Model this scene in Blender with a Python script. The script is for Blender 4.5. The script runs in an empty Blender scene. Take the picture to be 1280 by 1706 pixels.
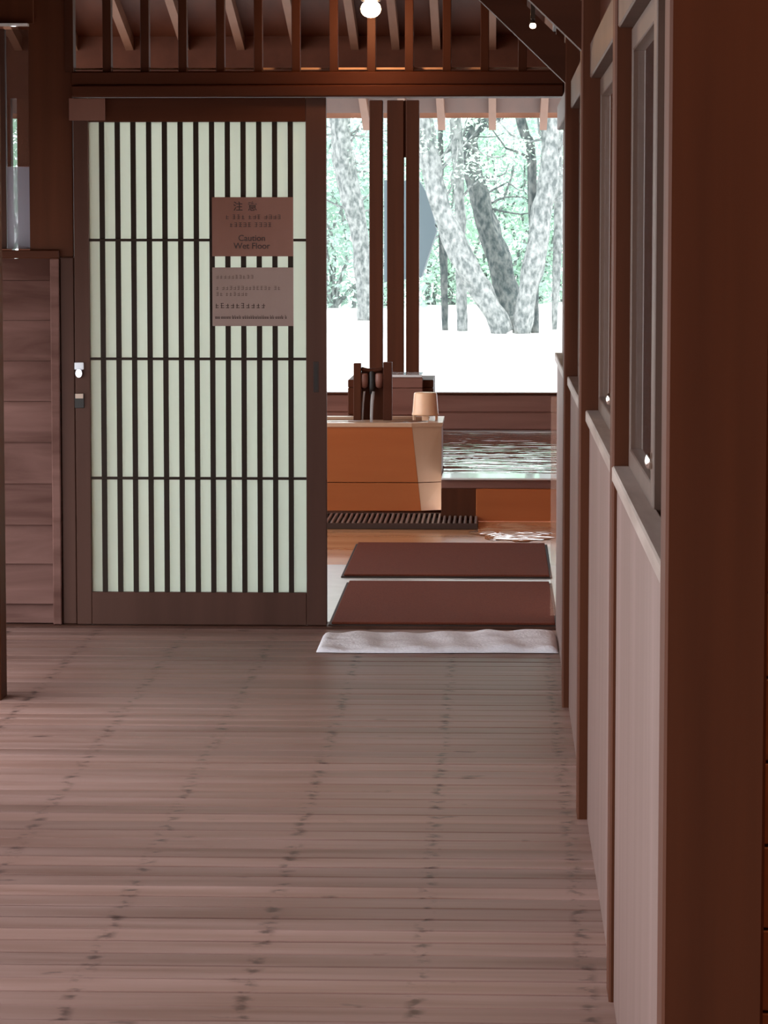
import bpy, bmesh, math, random
from mathutils import Vector, Matrix, noise
random.seed(7)
SC = bpy.context.scene
COL = SC.collection
# ------------------------------------------------------------------ camera
F = 5090.0                       # focal length in pixels of the 1280x1706 frame
PSI = math.atan(190.0 / 5111.0)  # yaw to the left
TH = math.atan(462.0 / F)        # pitch down
H = 1.45
cd = bpy.data.cameras.new('camera'); cam = bpy.data.objects.new('camera', cd); COL.objects.link(cam)
cam.location = (0, 0, H); cam.rotation_euler = (math.pi / 2 - TH, 0, PSI)
cd.sensor_fit = 'HORIZONTAL'; cd.sensor_width = 36; cd.lens = F / 1280 * 36; cd.clip_end = 500; cd.clip_start = .05
SC.camera = cam
R_ = Vector((math.cos(PSI), math.sin(PSI), 0))
F_ = Vector((-math.sin(PSI) * math.cos(TH), math.cos(PSI) * math.cos(TH), -math.sin(TH)))
U_ = R_.cross(F_)
def at(px, py, Y):               # measured point of the photo at distance Y down the corridor
    d = R_ * (px - 640) / F + U_ * (853 - py) / F + F_
    return Vector((0, 0, H)) + d * (Y / d.y)
def ax(px, py, Y): return at(px, py, Y).x
def az(py, Y, px=640): return at(px, py, Y).z
# ------------------------------------------------------------------ sky, sun, exposure
w = bpy.data.worlds.new('sky'); SC.world = w; w.use_nodes = True
bg = w.node_tree.nodes['Background']; bg.inputs[0].default_value = (.92, .96, 1.0, 1); bg.inputs[1].default_value = 4.6
sd = bpy.data.lights.new('sun', 'SUN'); sd.energy = 3.0; sd.angle = math.radians(2); sd.color = (1, .97, .9)
sun = bpy.data.objects.new('sun', sd); COL.objects.link(sun)
sun.rotation_euler = Vector((-.35, .28, -.9)).to_track_quat('-Z', 'Y').to_euler()
VS = SC.view_settings
VS.view_transform = 'Standard'; VS.look = 'None'; VS.exposure = 0.0; VS.gamma = 1; VS.use_curve_mapping = False
SC.cycles.max_bounces = 10; SC.cycles.diffuse_bounces = 6; SC.cycles.glossy_bounces = 4
SC.cycles.transmission_bounces = 6; SC.cycles.transparent_max_bounces = 12
SC.cycles.sample_clamp_indirect = 6; SC.cycles.use_denoising = True
try: SC.cycles.denoiser = 'OPENIMAGEDENOISE'
except Exception: pass

# ------------------------------------------------------------------ materials
def mat(name, col, rough=.6, spec=.5, **kw):
    m = bpy.data.materials.new(name); m.use_nodes = True
    b = m.node_tree.nodes['Principled BSDF']
    b.inputs['Base Color'].default_value = (*col, 1); b.inputs['Roughness'].default_value = rough
    b.inputs['Specular IOR Level'].default_value = spec
    for k, v in kw.items(): b.inputs[k].default_value = v
    return m
def nd(m, t, **kw):
    n = m.node_tree.nodes.new(t)
    for k, v in kw.items(): setattr(n, k, v)
    return n
def lk(m, a, b): m.node_tree.links.new(a, b)
def noisy(name, c1, c2, scale=(1, 1, 1), nscale=8, rough=.6, bump=.15, lo=.3, hi=.7, detail=6, spec=.5, distort=0, rvar=0, bdist=.004):
    m = mat(name, c1, rough, spec); b = m.node_tree.nodes['Principled BSDF']
    tc = nd(m, 'ShaderNodeTexCoord'); mp = nd(m, 'ShaderNodeMapping'); mp.inputs['Scale'].default_value = scale
    lk(m, tc.outputs['Object'], mp.inputs[0])
    n = nd(m, 'ShaderNodeTexNoise'); n.inputs['Scale'].default_value = nscale; n.inputs['Detail'].default_value = detail
    n.inputs['Distortion'].default_value = distort; lk(m, mp.outputs[0], n.inputs['Vector'])
    r = nd(m, 'ShaderNodeValToRGB'); r.color_ramp.elements[0].position = lo; r.color_ramp.elements[1].position = hi
    r.color_ramp.elements[0].color = (*c1, 1); r.color_ramp.elements[1].color = (*c2, 1)
    lk(m, n.outputs[0], r.inputs[0]); lk(m, r.outputs[0], b.inputs['Base Color'])
    if rvar:
        mr = nd(m, 'ShaderNodeMapRange'); mr.inputs[3].default_value = rough - rvar; mr.inputs[4].default_value = rough + rvar
        lk(m, n.outputs[0], mr.inputs[0]); lk(m, mr.outputs[0], b.inputs['Roughness'])
    if bump:
        bp = nd(m, 'ShaderNodeBump'); bp.inputs['Strength'].default_value = bump; bp.inputs['Distance'].default_value = bdist
        lk(m, n.outputs[0], bp.inputs['Height']); lk(m, bp.outputs[0], b.inputs['Normal'])
    return m
X_, Y_, Z_ = (.12, 1, 1), (1, .12, 1), (1, 1, .12)      # grain runs along this axis
M = {}
M['post'] = noisy('dark_stained_post_wood', (.070, .020, .0085), (.105, .031, .013), (1, 1, .05), 14, .55, .1, spec=.15)
M['beamx'] = noisy('dark_stained_beam_wood', (.050, .013, .0055), (.075, .021, .009), (.05, 1, 1), 14, .5, .1, spec=.15)
M['beamy'] = noisy('dark_stained_long_beam_wood', (.050, .013, .0055), (.075, .021, .009), (1, .05, 1), 14, .5, .1, spec=.15)
M['panel'] = noisy('grey_brown_panel_wood', (.15, .086, .070), (.21, .128, .112), (1, 1, .06), 7, .55, .1, spec=.3)  # paler, greyer tone than the post wood
M['sash'] = noisy('brown_sash_wood', (.075, .040, .028), (.11, .062, .046), (1, 1, .06), 9, .5, .08, spec=.3)
M['sill'] = noisy('worn_sill_wood', (.20, .13, .105), (.42, .33, .29), (1, .1, 1), 18, .45, .15)
M['siding'] = noisy('weathered_siding_board', (.095, .038, .028), (.23, .115, .095), (.16, 1, 1), 11, .6, .3, .34, .74, 8, distort=.6, spec=.2)
M['orange_siding'] = noisy('orange_siding_board', (.32, .10, .03), (.46, .16, .05), (.1, 1, 1), 8, .5, .1)
M['door_wood'] = noisy('door_stile_wood', (.062, .025, .016), (.09, .038, .026), (1, 1, .06), 9, .5, .1, spec=.2)
M['slat'] = noisy('door_slat_wood', (.022, .013, .009), (.032, .020, .014), (1, 1, .06), 9, .6, .05, spec=.15)
M['hall_wood'] = noisy('red_brown_ceiling_board', (.066, .018, .008), (.092, .027, .013), (1, .08, 1), 8, .6, .1, spec=.15)
M['rafter'] = noisy('pale_brown_rafter', (.165, .075, .045), (.22, .105, .066), (1, .08, 1), 8, .6, .1, spec=.2)
M['batten'] = noisy('dark_batten', (.040, .011, .005), (.060, .018, .008), (1, 1, .06), 8, .55, .08, spec=.15)
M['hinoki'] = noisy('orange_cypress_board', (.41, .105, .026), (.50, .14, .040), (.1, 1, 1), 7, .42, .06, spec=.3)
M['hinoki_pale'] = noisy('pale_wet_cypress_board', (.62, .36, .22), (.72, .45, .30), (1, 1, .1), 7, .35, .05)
M['wallboard'] = noisy('red_brown_wall_board', (.16, .055, .036), (.30, .13, .095), (.1, 1, 1), 5, .5, .2, distort=1.2)
M['hall_floor'] = noisy('wet_orange_floor_board', (.50, .22, .10), (.62, .30, .15), (.1, 1, 1), 6, .22, .25, rvar=.12, bdist=.003)
M['pale_floor'] = noisy('pale_grey_floor', (.50, .46, .43), (.60, .55, .52), (1, 1, 1), 10, .3, .05)
M['mat'] = noisy('dark_red_brown_pile', (.125, .031, .017), (.17, .044, .025), (1, 1, 1), 160, .95, .5, spec=.1)
M['mat_edge'] = mat('dark_rubber', (.03, .014, .010), .7)
M['towel'] = noisy('white_terry', (.86, .82, .88), (.96, .93, .97), (1, 1, 1), 90, .95, .6, spec=.1, bdist=.006)
M['plastic_peach'] = mat('peach_plastic', (.98, .58, .36), .35, .5, **{'Subsurface Weight': .25, 'Subsurface Radius': (.05, .03, .02), 'Subsurface Scale': .3})
M['plate'] = noisy('brown_laminate_plate', (.19, .088, .064), (.23, .11, .085), (1, 1, .3), 5, .22, 0)
M['plate_pale'] = noisy('pale_brown_laminate_plate', (.25, .165, .14), (.30, .205, .175), (1, 1, .3), 5, .3, 0)
M['ink'] = mat('dark_brown_ink', (.045, .018, .012), .5)
M['ink_pale'] = mat('faded_brown_ink', (.12, .068, .052), .5)
M['chrome'] = mat('chrome', (.85, .87, .93), .18, .5, Metallic=1.0)
M['white_metal'] = mat('white_enamel', (.82, .84, .9), .25)
M['black'] = mat('black_recess', (.012, .008, .006), .5)
M['brass'] = mat('worn_steel_button', (.9, .85, .78), .2, .5, Metallic=1.0)
M['tan'] = mat('tan_metal', (.55, .40, .32), .35)
M['lamp_body'] = mat('dark_lamp_metal', (.05, .03, .02), .4, .5, Metallic=.6)
M['grate'] = mat('grey_plastic_grate', (.22, .17, .155), .35)
M['grate_dark'] = mat('dark_channel', (.05, .022, .014), .6)
M['bark'] = noisy('grey_bark', (.10, .115, .115), (.27, .285, .28), (1, 1, .6), 15, .95, .9, .36, .64, 8, bdist=.05, spec=.1)
M['bark_dark'] = noisy('darker_bark', (.045, .058, .060), (.14, .15, .145), (1, 1, .6), 14, .95, .9, .36, .66, 8, bdist=.05, spec=.1)
M['ground'] = noisy('pale_sand', (.74, .73, .70), (.80, .79, .76), (1, 1, 1), 3, .9, .1)
M['canvas'] = mat('blue_grey_canvas', (.075, .10, .115), .8)
M['metal_roof'] = mat('dark_roof_sheet', (.06, .045, .04), .6)
def emit(name, col, s):
    m = bpy.data.materials.new(name); m.use_nodes = True; t = m.node_tree; t.nodes.clear()
    e = t.nodes.new('ShaderNodeEmission'); e.inputs[0].default_value = (*col, 1); e.inputs[1].default_value = s
    o = t.nodes.new('ShaderNodeOutputMaterial'); t.links.new(e.outputs[0], o.inputs[0]); return m
M['bulb'] = emit('warm_bulb', (1, .62, .34), 75)
M['bulb_small'] = emit('warm_small_bulb', (1, .72, .45), 22)
def transl(name, col, mixf=.7, tcol=None):
    m = mat(name, col, .6, .2); t = m.node_tree; b = t.nodes['Principled BSDF']; out = t.nodes['Material Output']
    tr = nd(m, 'ShaderNodeBsdfTranslucent'); tr.inputs[0].default_value = (*(tcol or col), 1)
    mx = nd(m, 'ShaderNodeMixShader'); mx.inputs[0].default_value = mixf
    lk(m, b.outputs[0], mx.inputs[1]); lk(m, tr.outputs[0], mx.inputs[2]); lk(m, mx.outputs[0], out.inputs[0]); return m
M['paper'] = transl('frosted_white_pane', (.80, .86, .78), .82, (.92, .99, .91))
M['leaf'] = transl('light_green_leaf', (.35, .49, .39), .5, (.58, .80, .65))
M['leaf2'] = transl('grey_green_leaf', (.30, .40, .36), .45, (.46, .62, .54))
def clear(name, col, fac, rough=.08):
    m = mat(name, col, rough, .5); t = m.node_tree; b = t.nodes['Principled BSDF']; out = t.nodes['Material Output']
    tr = nd(m, 'ShaderNodeBsdfTransparent'); mx = nd(m, 'ShaderNodeMixShader'); mx.inputs[0].default_value = fac
    lk(m, tr.outputs[0], mx.inputs[1]); lk(m, b.outputs[0], mx.inputs[2]); lk(m, mx.outputs[0], out.inputs[0]); return m
M['acrylic'] = clear('clear_acrylic', (.62, .36, .27), .28)
M['film'] = clear('pale_blue_film', (.46, .45, .52), .72, .12)
M['stream'] = clear('falling_water', (.85, .8, .78), .45, .1)
def water():
    m = mat('rippled_water', (.10, .035, .022), .04, .5, IOR=1.33); b = m.node_tree.nodes['Principled BSDF']
    tc = nd(m, 'ShaderNodeTexCoord'); mp = nd(m, 'ShaderNodeMapping'); mp.inputs['Scale'].default_value = (.55, 1.5, 1)
    lk(m, tc.outputs['Object'], mp.inputs[0])
    n = nd(m, 'ShaderNodeTexNoise'); n.inputs['Scale'].default_value = 5.5; n.inputs['Detail'].default_value = 2.0; n.inputs['Distortion'].default_value = .6
    lk(m, mp.outputs[0], n.inputs['Vector'])
    bp = nd(m, 'ShaderNodeBump'); bp.inputs['Strength'].default_value = 1; bp.inputs['Distance'].default_value = .012
    lk(m, n.outputs[0], bp.inputs['Height']); lk(m, bp.outputs[0], b.inputs['Normal']); return m
M['water'] = water()
M['puddle'] = mat('clear_puddle', (.55, .30, .18), .03, 1.0)
M['white_sheen'] = mat('wet_white_sheen', (.88, .87, .86), .05, 1.0)  # white colour stands for the bright reflection on wet edges
def floor_mat():
    m = noisy('worn_deck_board', (.20, .106, .082), (.335, .205, .178), (.14, 1.6, 1), 9, .48, .3, .3, .72, 8, rvar=.08, bdist=.0025, spec=.25)
    t = m.node_tree; b = t.nodes['Principled BSDF']
    base = b.inputs['Base Color'].links[0].from_socket
    tc = nd(m, 'ShaderNodeTexCoord'); sx = nd(m, 'ShaderNodeSeparateXYZ'); lk(m, tc.outputs['Object'], sx.inputs[0])
    def ma(op, a, bb=None, c=None):
        n = nd(m, 'ShaderNodeMath', operation=op)
        for i, v in enumerate((a, bb, c)):
            if v is None: continue
            if isinstance(v, (int, float)): n.inputs[i].default_value = v
            else: lk(m, v, n.inputs[i])
        return n.outputs[0]
    idx = ma('FLOOR', ma('DIVIDE', sx.outputs[1], .1065))
    wn = nd(m, 'ShaderNodeTexWhiteNoise', noise_dimensions='1D'); lk(m, idx, wn.inputs['W'])
    mul = ma('MULTIPLY_ADD', wn.outputs['Value'], .38, .80)
    hsv = nd(m, 'ShaderNodeHueSaturation'); lk(m, base, hsv.inputs['Color']); lk(m, mul, hsv.inputs['Value'])
    # dirt and nail stains along the joist lines
    fr = ma('ABSOLUTE', ma('SUBTRACT', ma('FRACT', ma('DIVIDE', ma('ADD', sx.outputs[0], 10.0 + .021 + .1645), .329)), .5))
    near = nd(m, 'ShaderNodeMapRange'); near.inputs[1].default_value = .012; near.inputs[2].default_value = .075
    near.inputs[3].default_value = 1; near.inputs[4].default_value = 0; lk(m, fr, near.inputs[0])
    n2 = nd(m, 'ShaderNodeTexNoise'); n2.inputs['Scale'].default_value = 22; n2.inputs['Detail'].default_value = 3
    lk(m, tc.outputs['Object'], n2.inputs['Vector'])
    st = nd(m, 'ShaderNodeMapRange'); st.inputs[1].default_value = .5; st.inputs[2].default_value = .62; lk(m, n2.outputs[0], st.inputs[0])
    # a few longer dark scuffs
    mp = nd(m, 'ShaderNodeMapping'); mp.inputs['Scale'].default_value = (1.6, 3.0, 1); lk(m, tc.outputs['Object'], mp.inputs[0])
    n3 = nd(m, 'ShaderNodeTexNoise'); n3.inputs['Scale'].default_value = 3.1; n3.inputs['Detail'].default_value = 5; lk(m, mp.outputs[0], n3.inputs['Vector'])
    s3 = nd(m, 'ShaderNodeMapRange'); s3.inputs[1].default_value = .68; s3.inputs[2].default_value = .74; lk(m, n3.outputs[0], s3.inputs[0])
    f = ma('MINIMUM', ma('ADD', ma('MULTIPLY', ma('MULTIPLY', near.outputs[0], st.outputs[0]), .75), ma('MULTIPLY', s3.outputs[0], .7)), 1)
    mx = nd(m, 'ShaderNodeMixRGB'); mx.inputs[2].default_value = (.035, .016, .013, 1)
    lk(m, f, mx.inputs[0]); lk(m, hsv.outputs[0], mx.inputs[1]); lk(m, mx.outputs[0], b.inputs['Base Color'])
    return m
M['deck'] = floor_mat()

# ------------------------------------------------------------------ helpers
def link(name, bm, m, parent=None, origin=None, smooth=False):
    me = bpy.data.meshes.new(name)
    off = Vector(parent.location) if parent is not None and parent.parent is None else (Vector(parent.location) + Vector(parent.parent.location) if parent is not None else Vector((0, 0, 0)))
    o0 = Vector(origin) if origin is not None else None
    if o0 is None:                     # origin at the base centre of the piece
        xs = [v.co for v in bm.verts]
        o0 = Vector(((min(v.x for v in xs) + max(v.x for v in xs)) / 2, (min(v.y for v in xs) + max(v.y for v in xs)) / 2, min(v.z for v in xs)))
    bmesh.ops.translate(bm, verts=bm.verts, vec=-o0)
    bmesh.ops.recalc_face_normals(bm, faces=bm.faces)
    if smooth:
        for f in bm.faces: f.smooth = True
    bm.to_mesh(me); bm.free(); me.materials.append(m)
    o = bpy.data.objects.new(name, me); COL.objects.link(o)
    if parent is not None: o.parent = parent
    o.location = o0 - off
    return o
def tag(o, label=None, cat=None, group=None, kind=None):
    if label: o['label'] = label
    if cat: o['category'] = cat
    if group: o['group'] = group
    if kind: o['kind'] = kind
    return o
def thing(name, label, cat, loc, group=None, kind=None):
    o = bpy.data.objects.new(name, None); COL.objects.link(o); o.location = loc; o.empty_display_size = .1
    return tag(o, label, cat, group, kind)
def struct(name, bm, m, parent=None, label=None, **kw):
    o = link(name, bm, m, parent, **kw)
    if parent is None: o['kind'] = 'structure'
    if label: o['label'] = label
    return o
def NB(): return bmesh.new()
def box(bm, x0, x1, y0, y1, z0, z1, bev=0.0, seg=1, rot=None, jit=0):
    g = bmesh.ops.create_cube(bm, size=1); vs = g['verts']
    c = Vector(((x0 + x1) / 2, (y0 + y1) / 2, (z0 + z1) / 2))
    for v in vs: v.co = Vector((v.co.x * (x1 - x0), v.co.y * (y1 - y0), v.co.z * (z1 - z0)))
    if bev:
        es = list({e for v in vs for e in v.link_edges})
        r = bmesh.ops.bevel(bm, geom=es, offset=bev, segments=seg, affect='EDGES', profile=.6)
        vs = list({v for f in r['faces'] for v in f.verts} | {v for v in vs if v.is_valid})
    for v in vs:
        if rot is not None: v.co = rot @ v.co
        v.co += c
    return vs
def prism(bm, pts_top, pts_bot):
    """closed solid between two rings of equal length"""
    a = [bm.verts.new(p) for p in pts_bot]; b = [bm.verts.new(p) for p in pts_top]; n = len(a)
    for i in range(n): bm.faces.new((a[i], a[(i + 1) % n], b[(i + 1) % n], b[i]))
    bm.faces.new(a[::-1]); bm.faces.new(b); return a + b
def beam(bm, p0, p1, wx, wz, up=Vector((0, 0, 1))):
    """rectangular bar from p0 to p1"""
    d = (Vector(p1) - Vector(p0)).normalized(); s = d.cross(up).normalized(); u = s.cross(d)
    rings = []
    for p in (Vector(p0), Vector(p1)):
        rings.append([p + s * wx / 2 * a + u * wz / 2 * b for a, b in ((-1, -1), (1, -1), (1, 1), (-1, 1))])
    prism(bm, rings[1], rings[0])
def tube(bm, pts, rad, n=12, cap=True, rough=0, seed=0):
    pts = [Vector(p) for p in pts]; rings = []
    for i, p in enumerate(pts):
        d = (pts[min(i + 1, len(pts) - 1)] - pts[max(i - 1, 0)]).normalized()
        s = d.cross(Vector((0, 1, .01))).normalized(); u = s.cross(d)
        r = rad[i] if isinstance(rad, (list, tuple)) else rad; ring = []
        for k in range(n):
            a = 2 * math.pi * k / n; q = s * math.cos(a) + u * math.sin(a)
            rr = r * (1 + rough * noise.noise(Vector((p.x * 3 + q.x * 2 + seed, q.y * 2 + p.y, p.z * 2.5))))
            ring.append(bm.verts.new(p + q * rr))
        rings.append(ring)
    for a, b in zip(rings, rings[1:]):
        for k in range(n): bm.faces.new((a[k], a[(k + 1) % n], b[(k + 1) % n], b[k]))
    if cap: bm.faces.new(rings[0][::-1]); bm.faces.new(rings[-1])
def lathe(bm, c, prof, n=40):
    rings = []
    for r, z in prof:
        rings.append([bm.verts.new((c[0] + r * math.cos(2 * math.pi * k / n), c[1] + r * math.sin(2 * math.pi * k / n), c[2] + z)) for k in range(n)])
    for a, b in zip(rings, rings[1:]):
        for k in range(n): bm.faces.new((a[k], a[(k + 1) % n], b[(k + 1) % n], b[k]))
    bm.faces.new(rings[0][::-1]); bm.faces.new(rings[-1])
def resample(pts, rad, step):
    """smooth (Catmull-Rom) centre line with interpolated radii"""
    P = [Vector(p) for p in pts]; out, ro = [], []
    for i in range(len(P) - 1):
        p0, p1, p2, p3 = P[max(i - 1, 0)], P[i], P[i + 1], P[min(i + 2, len(P) - 1)]
        k = max(2, int((p2 - p1).length / step))
        for j in range(k + (i == len(P) - 2)):
            t = j / k
            out.append(.5 * ((2 * p1) + (p2 - p0) * t + (2 * p0 - 5 * p1 + 4 * p2 - p3) * t * t + (3 * p1 - p0 - 3 * p2 + p3) * t ** 3))
            ro.append(rad[i] * (1 - t) + rad[i + 1] * t)
    return out, ro
def text_mesh(body, size, x, z, y, m, parent, name='lettering', align='CENTER', squash=1.0):
    cu = bpy.data.curves.new('t', 'FONT'); cu.body = body; cu.size = size; cu.extrude = .0004; cu.offset = .0004; cu.align_x = align; cu.align_y = 'CENTER'
    to = bpy.data.objects.new('t', cu); COL.objects.link(to)
    dg = bpy.context.evaluated_depsgraph_get(); dg.update()
    me = bpy.data.meshes.new_from_object(to.evaluated_get(dg)); bpy.data.objects.remove(to)
    bm = NB(); bm.from_mesh(me); bpy.data.meshes.remove(me)
    for v in bm.verts: v.co = Vector((x + v.co.x * squash, y - v.co.z, z + v.co.y))
    return link(name, bm, m, parent)

# ================================================================== key distances
YD = 11.25                        # plane of the lattice door
PY = [9.33, 7.52, 5.70, 3.87]     # front faces of the right-hand posts
PW = .118
XRS = [ax(937, 1150, 9.33), ax(962, 1340, 7.52), ax(1014.5, 1650, 5.70), ax(1106, 1300, 3.87)]   # corridor faces of the right posts
XR = XRS[0]
XPS = [XRS[3] + .010, XRS[2] + .012, XRS[2] + .008, XRS[0] + .016]   # faces of the right panels, near to far
XP = XPS[1]
XL = -1.548                        # left row of posts
YF = 19.4                         # far wall of the bath hall
SILL, HEAD = 1.02, 1.83

# ================================================================== corridor floor
bm = NB(); bw = .1065; y = 2.45
i0 = int(y / bw)
for i in range(i0, int((YD - .03) / bw)):
    y0, y1 = i * bw + .0026, (i + 1) * bw - .0026
    nx = 18; xa, xb = -3.0, (XP + .005 if y0 > PY[3] else 2.2)
    tilt = random.uniform(-.0005, .0005); ph = random.uniform(0, 50); lift = random.uniform(-.0004, .0004)
    prof = [(0, -.03), (0, -.0018), (.03, -.0004), (.5, -.0001 - .0003 * random.random()), (.97, -.0004), (1, -.0018), (1, -.03)]
    rows = []
    for k in range(nx + 1):
        x = xa + (xb - xa) * k / nx; r = []
        for t, z in prof:
            zz = z + lift + tilt * (t - .5) * 2 + .0011 * noise.noise(Vector((x * 1.3 + ph, ph, t * .6)))
            r.append(bm.verts.new((x, y0 + (y1 - y0) * t, zz if z > -.02 else -.03)))
        rows.append(r)
    for a, b in zip(rows, rows[1:]):
        for j in range(len(prof) - 1): bm.faces.new((a[j], b[j], b[j + 1], a[j + 1]))
struct('floor', bm, M['deck'], origin=(0, 0, 0))
bm = NB(); box(bm, -3.2, 2.4, -3, 2.44, -.03, 0); struct('floor', bm, M['deck'], origin=(0, 0, 0))
bm = NB(); box(bm, -3.2, 2.4, -3, YD + .05, -.2, -.032); struct('trim_1', bm, M['post'])
# threshold in front of / under the door
bm = NB(); box(bm, -2.6, .6, YD - .06, YD + .10, -.03, .006, .002); struct('trim_2', bm, M['door_wood'])

# ================================================================== right wall: posts, panels, sills, header, sashes
plab = {0: 'dark wooden post on the right beside the white towel, farthest of the row',
        1: 'dark wooden post on the right wall, second of the row counted from the towel',
        2: 'dark wooden post on the right wall standing just behind the broad foreground post',
        3: 'broad dark brown wooden post filling the right foreground'}
for i, y in enumerate(PY):
    XR = XRS[i]
    bm = NB(); box(bm, XR, XR + (.130 if i == 3 else PW), y, y + PW, -.03, 2.75, .004)
    tag(link('wooden_post', bm, M['post']), plab[i], 'post', 'posts along the right wall')
ends = PY[::-1] + [YD - .02]       # bays from near to far
nt = 3
for i in range(4):
    a, b = ends[i] + PW + .001, ends[i + 1] - .001; XP = XPS[i]
    bm = NB(); box(bm, XP, XP + .03, a, b, -.03, SILL - .03)
    struct('wall_right', bm, M['panel'])
    bm = NB(); box(bm, XP - .010, XP + .028, a, b, SILL - .029, SILL, .003)
    struct('trim_%d' % nt, bm, M['sill']); nt += 1
    bm = NB(); box(bm, XP - .004, XP + .09, a, b, HEAD, HEAD + .085, .003)
    struct('trim_%d' % nt, bm, M['sash']); nt += 1
    bm = NB(); box(bm, XP + .02, XP + .09, a, b, HEAD + .086, 2.72)
    struct('wall_right', bm, M['beamy'])
    # two sliding sashes, stiles overlapping at mid bay
    bm = NB(); box(bm, XP + .0285, XP + .10, a, b, SILL - .06, SILL - .012); struct('trim_%d' % nt, bm, M['door_wood']); nt += 1
    wn = thing('window_%d' % (i + 1), None, None, ((XP + .04), a, SILL + .001)); wn['kind'] = 'structure'
    mid = (a + b) / 2
    for s, (u, v, xo) in enumerate(((mid - .05, b - .002, .021), (a + .002, mid + .04, .048))):
        bm = NB(); x0, x1 = XP + xo, XP + xo + .024
        for p, q in ((u, u + .09), (v - .045, v)): box(bm, x0, x1, p, q, SILL - .010, HEAD - .002, .002)
        box(bm, x0, x1, u + .09, v - .045, SILL - .010, SILL + .035, .002); box(bm, x0, x1, u + .09, v - .045, HEAD - .045, HEAD - .002, .002)
        link('sash_frame', bm, M['sash'], wn)
        bm = NB(); box(bm, x0 + .010, x0 + .013, u + .091, v - .046, SILL + .036, HEAD - .046)
        link('pane', bm, clear('sash_glass_%d%d' % (i, s), (.5, .5, .5), .05, .03), wn)
    bm = NB()
    bmesh.ops.create_icosphere(bm, subdivisions=3, radius=.011, matrix=Matrix.Translation((XP + .018, mid - .005, 1.093)) @ Matrix.Diagonal((.8, 1, 1.25, 1)))
    link('lock_knob', bm, M['brass'], wn, smooth=True)
# knee braces from the posts up to the tie beams over the corridor
bl = {0: 'dark diagonal brace at the farthest right post, beside the small lamp',
      1: 'dark diagonal brace at the second right post from the towel',
      2: 'dark diagonal brace high on the post just behind the foreground post'}
for i, y in enumerate(PY[:3]):
    zt = {0: 1.94, 1: 1.93, 2: 1.93}[i]
    XR = XRS[i]; bm = NB(); beam(bm, (XR + .06, y + .045, zt - .03), (XR - .62, y + .045, zt + .62), .06, .085)
    tag(link('knee_brace', bm, M['beamx']), bl[i], 'brace', 'knee braces on the right posts')
    bm = NB(); box(bm, XL - .12, XR + .12, y + .001, y + .11, 2.46, 2.60, .004)
    tag(link('tie_beam', bm, M['beamx']), None, None); bpy.context.view_layer.update()
    o = COL.objects[-1]
    tag(o, 'dark beam overhead crossing the corridor from the brace of %s' % ('the farthest post', 'the second post from the towel', 'the post behind the foreground post')[i], 'beam', 'tie beams over the corridor')
XR = XRS[3]; XP = XPS[1]
# near cross wall to the right of the broad post
wr = thing('wall_right', None, None, (1.2, PY[3] + .06, 0)); wr['kind'] = 'structure'
bm = NB(); k = 0; z = 0
while z < 2.7:
    box(bm, XR + .132, 2.3, PY[3] + .055, PY[3] + .075, z + .002, min(z + .108, 2.7), .002); z += .11
link('siding', bm, M['orange_siding'], wr)
bm = NB(); box(bm, XR + .132, 2.3, PY[3] + .076, PY[3] + .09, 0, 2.7); link('backing', bm, M['post'], wr)

# ================================================================== left wall of the corridor
lp = {9.41: 'dark wooden post at the left edge of the picture, lit orange near its top'}
for y in (9.41, 7.6, 5.8, 3.98, 2.1, .3):
    bm = NB(); box(bm, XL - PW, XL, y, y + PW, -.03, 2.75, .004)
    if y == 9.41: tag(link('wooden_post', bm, M['post']), lp[y], 'post')
    else: struct('wall_left', bm, M['post'])
bm = NB(); box(bm, XL - .09, XL - .06, -2.9, 7.72, -.03, .18); struct('wall_left', bm, M['panel'])
bm = NB(); box(bm, XL - .09, XL - .06, 7.73, 9.4, 1.30, 2.299); struct('wall_left', bm, M['post'])  # this wall and the next two: unseen, added to keep daylight low
bm = NB(); box(bm, -2.66, XL - .121, 9.45, 9.52, 1.30, 2.72); struct('wall_left', bm, M['post'])
bm = NB(); box(bm, -2.70, -2.62, 9.521, YD - .001, 1.30, 2.72); struct('wall_left', bm, M['post'])
bm = NB(); box(bm, -2.9, -2.2, 9.4, YD + .1, 2.73, 2.80); struct('ceiling', bm, M['hall_wood'])
bm = NB(); box(bm, XL - .115, XL - .005, -2.9, 9.4, 2.30, 2.72); struct('wall_left', bm, M['beamy'])
# back and side of the room behind the camera
bm = NB(); box(bm, -3.2, 2.4, -3.0, -2.9, -.03, 2.8); struct('wall_back', bm, M['post'])
bm = NB(); box(bm, 2.3, 2.4, -2.9, PY[3] + .05, -.03, 2.8); struct('wall_right', bm, M['orange_siding'])
bm = NB(); box(bm, -2.2, 2.5, -3, YD + .3, 2.73, 2.80); struct('ceiling', bm, M['hall_wood'])
bm = NB(); box(bm, .2, 1.1, PY[3] + .3, YD + .2, 2.2, 2.23); struct('ceiling_eave', bm, M['metal_roof']); COL.objects[-1].name = 'ceiling'

# ================================================================== far wall of the corridor
Y1 = YD                            # visible faces are set relative to this
xdl, xdr = ax(128, 700, YD), ax(545, 700, YD)      # door edges
xj = ax(937, 700, YD) + .02
zdoor = az(201, YD) + .075
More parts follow.
